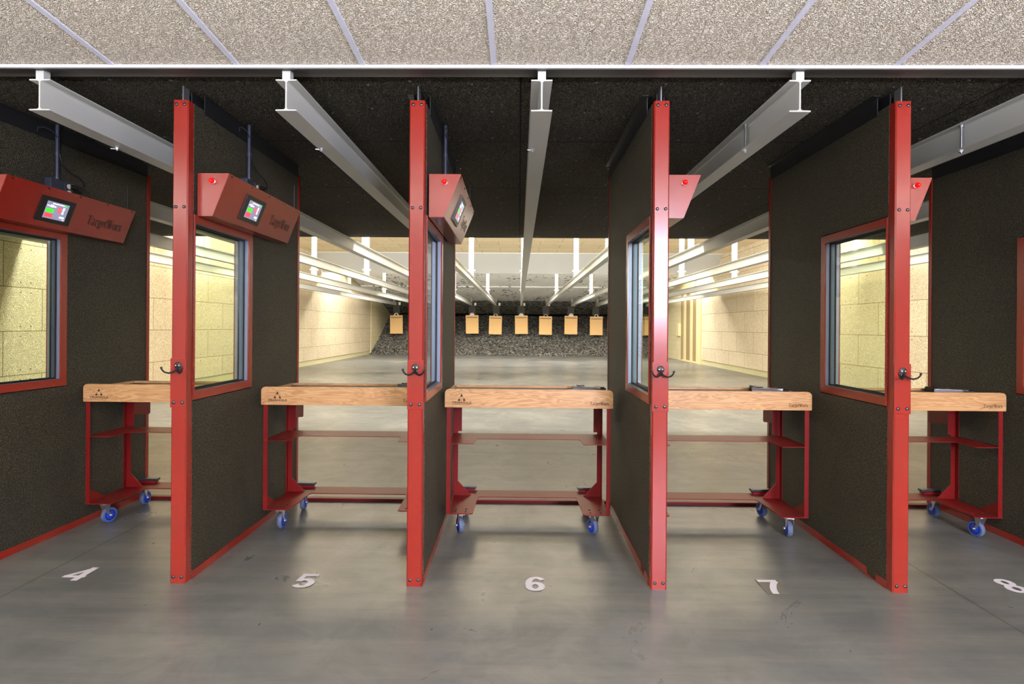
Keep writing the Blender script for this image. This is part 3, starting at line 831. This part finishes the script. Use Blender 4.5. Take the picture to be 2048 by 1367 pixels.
# ------------------------------------------------------------------ overhead target rails
Z0, Z1 = 2.347, 2.496; YE = 26.9
HX = {1: -6.02, 2: -4.78, 3: -3.55, 4: -2.30, 5: -1.115, 6: .1, 7: 1.3126, 8: 2.53, 9: 3.745, 10: 4.96, 11: 6.17}
def make_rail():
    root = thing('overhead_rail', 'x', 'rail beam', (0, 0, 0), 0, 'overhead I-beam rails down the range')
    f, w, tf = .050, .0035, .007
    y0 = 2.60; zt, zb = Z1-Z0, 0
    pts = [(-f, zb), (f, zb), (f, zb+tf*.8), (w+.006, zb+tf), (w, zb+tf+.006), (w, zt-tf-.006), (w+.006, zt-tf), (f, zt-tf*.8), (f, zt), (-f, zt), (-f, zt-tf*.8), (-w-.006, zt-tf), (-w, zt-tf-.006), (-w, zb+tf+.006), (-w-.006, zb+tf), (-f, zb+tf*.8)]
    MB().prism(pts, 'y', y0, YE).build('i_beam', M['steel_grey'], root)
    first = True
    for y, top, wd, m in ((2.62, 2.5455-Z0, .019, 'steel_grey'), (8.15, 3.78-Z0, .04, 'white'), (12.75, 3.78-Z0, .055, 'white'), (19.4, 3.4-Z0, .055, 'white'), (26.4, 2.72-Z0, .05, 'olive')):
        b = MB().box(-wd, wd, y-.02 if y > 3 else y-.019, y+.02 if y > 3 else y+.019, zt, top)
        if 9 < y < 26: b.box(-wd-.035, wd+.035, y-.03, y+.03, zt+.12 if y > 10 else zt, zt+.145 if y > 10 else zt+.02)
        b.build('hanger', M[m], root)
    p = MB(); p.cyl((-.03, 3.15, -.018), (-.03, 3.15, zt+.01), .0055, n=10); p.cyl((-.03, 3.15, -.012), (-.03, 3.15, 0), .012, n=6); p.cyl((-.03, 3.15, zt-.02), (-.03, 3.15, zt-.007), .012, n=10)
    p.tube([(-.03, 3.15, -.006), (-.045, 3.145, -.008), (-.06, 3.14, -.008)], .003, 6)
    p.build('stop_pin', M['zinc'], root, True)
    return root
rail0 = make_rail()
ordn = {1: 'leftmost grey I-beam rail, along the left wall', 2: 'grey I-beam rail second from the left wall', 3: 'grey I-beam rail third from the left wall, lane 3',
        4: 'grey I-beam rail over lane 4, front end at upper left of the photo', 5: 'grey I-beam rail over lane 5, running from upper left to the centre',
        6: 'grey I-beam rail over the centre lane 6, nearly vertical in the photo', 7: 'grey I-beam rail over lane 7 with a vertical pin in its side',
        8: 'grey I-beam rail over lane 8 entering from the right edge of the photo', 9: 'grey I-beam rail over lane 9, third from the right wall',
        10: 'grey I-beam rail second from the right wall', 11: 'rightmost grey I-beam rail, along the right wall'}
rails = {}
for n_ in range(1, 12):
    o = rail0 if n_ == 1 else copy_tree(rail0)
    o.location = (HX[n_], 0, Z0); o['label'] = ordn[n_]; rails[n_] = o

# target carriers and cardboard targets
def make_carrier():
    root = thing('target_carrier', 'x', 'target carrier', (0, 0, 0), 0, 'target carriers at the ends of the rails')
    MB().box(-.165, .165, -.04, .0, 1.93, 2.335, .004).build('carrier_body', M['mount'], root)
    MB().box(.10, .20, -.05, .0, 2.36, 2.50, .01).build('carrier_motor', M['white'], root)
    MB().box(.05, .12, -.03, .0, 2.31, 2.4).build('motor_arm', M['mount'], root)
    return root
def make_target():
    root = thing('cardboard_target', 'x', 'target', (0, 0, 0), 0, 'blank cardboard targets at the far end')
    MB().box(-.312, .312, -.004, .004, -.90, 0).build('cardboard', M['kraft'], root)
    MB().box(-.265, .265, -.012, -.004, -.125, -.095).build('clamp_strip', M['kraft_line'], root)
    MB().box(-.31, -.295, -.0055, -.004, -.9, 0).box(.295, .31, -.0055, -.004, -.9, 0).build('edge_fold', M['kraft'], root)
    return root
car0 = make_carrier(); tgt0 = make_target()
tl = {1: 'blank brown cardboard target nearest the left wall', 2: 'blank cardboard target seen through the window of the post left of centre',
      3: 'blank cardboard target in lane 3, behind the divider panel', 4: 'blank cardboard target of lane 4, leftmost seen across the centre table',
      5: 'blank cardboard target of lane 5, second seen across the centre table', 6: 'blank cardboard target straight below the centre rail, lane 6',
      7: 'blank cardboard target of lane 7, first right of the centre rail', 8: 'blank cardboard target of lane 8, second right of the centre rail',
      9: 'blank cardboard target of lane 9, third right of the centre rail', 10: 'blank cardboard target in lane 10, behind the divider panel',
      11: 'blank cardboard target nearest the right wall, seen through a divider window'}
for n_ in range(1, 12):
    c = car0 if n_ == 1 else copy_tree(car0)
    c.location = (HX[n_], YE+.06, 0); c['label'] = 'dark carrier with small white motor at the end of the lane %d rail' % n_
    t = tgt0 if n_ == 1 else copy_tree(tgt0)
    t.location = (HX[n_]+random.uniform(-.03, .03), YE-.05, 1.888-(n_ % 2)*.03); t.rotation_euler = (0, random.uniform(-.02, .02), random.uniform(-.06, .06))
    t['label'] = tl[n_]
    if n_ % 2 == 0:
        MB().box(-.05, .05, -.03, .03, -.01, .055).build('target_clip', M['white'], t)
    else:
        b = MB(); b.prism([(-.13, -.01), (-.07, -.01), (-.02, .09), (-.05, .11)], 'y', -.02, .02); b.prism([(.13, -.01), (.07, -.01), (.02, .09), (.05, .11)], 'y', -.02, .02)
        b.box(-.05, .05, -.02, .02, .085, .11); b.build('target_clip', M['white'], t)

# ------------------------------------------------------------------ light
def area(name, loc, rot, sx, sy, power, col):
    l = bpy.data.lights.new(name, 'AREA'); l.shape = 'RECTANGLE'; l.size = sx; l.size_y = sy; l.energy = power; l.color = col
    o = bpy.data.objects.new(name, l); C.objects.link(o); o.location = loc; o.rotation_euler = rot; return o
WARM = (1, .955, .88)
# lamp rows hidden behind the baffles, then two added fill rows
area('baffle_lamps', (-.1, 7.9, 3.6), (math.radians(24), 0, 0), 13, .25, 1050, WARM)
area('trap_lamps', (-.1, 20.0, 3.85), (math.radians(18), 0, 0), 13, .3, 1350, WARM)
area('range_fill', (-.1, 10.6, 3.3), (math.radians(98), 0, 0), 13, .2, 1000, WARM)  # unseen fill, added to brighten the range ceiling and baffle
area('range_fill', (-.1, 13.5, 3.74), (0, 0, 0), 13, .2, 230, WARM)  # unseen fill row, added to brighten the nearer range
# lobby: window at the back, the other lights are added fill
area('lobby_window', (2.3, -4.15, 2.2), (math.radians(90), 0, 0), 1.15, .9, 520, (.80, .80, 1.0))
area('lobby_back_fill', (-1, -4.0, 1.6), (math.radians(90), 0, 0), 14, 2.4, 80, (.92, .95, 1.0))  # broad soft fill in front of the back wall, no glazing there
for x in (-4.5, 0, 4.5):
    area('lobby_top_fill', (x, -1.4, zf(-1.4)-.12), (0, 0, 0), 1.2, .6, 20, (.97, .98, 1.0))  # added general fill from above, no fixture modelled
    area('lobby_ceiling_fill', (x, -1.2, 1.9), (PI, 0, 0), 3.6, .3, 760, (.93, .94, 1.0))  # added fill aimed up to brighten the front ceiling
w = bpy.data.worlds.new('world'); bpy.context.scene.world = w; w.use_nodes = True
w.node_tree.nodes['Background'].inputs[0].default_value = (.6, .62, .66, 1); w.node_tree.nodes['Background'].inputs[1].default_value = .3

vs = bpy.context.scene.view_settings
vs.view_transform = 'Standard'; vs.look = 'None'; vs.gamma = 1; vs.use_curve_mapping = False; vs.exposure = 0
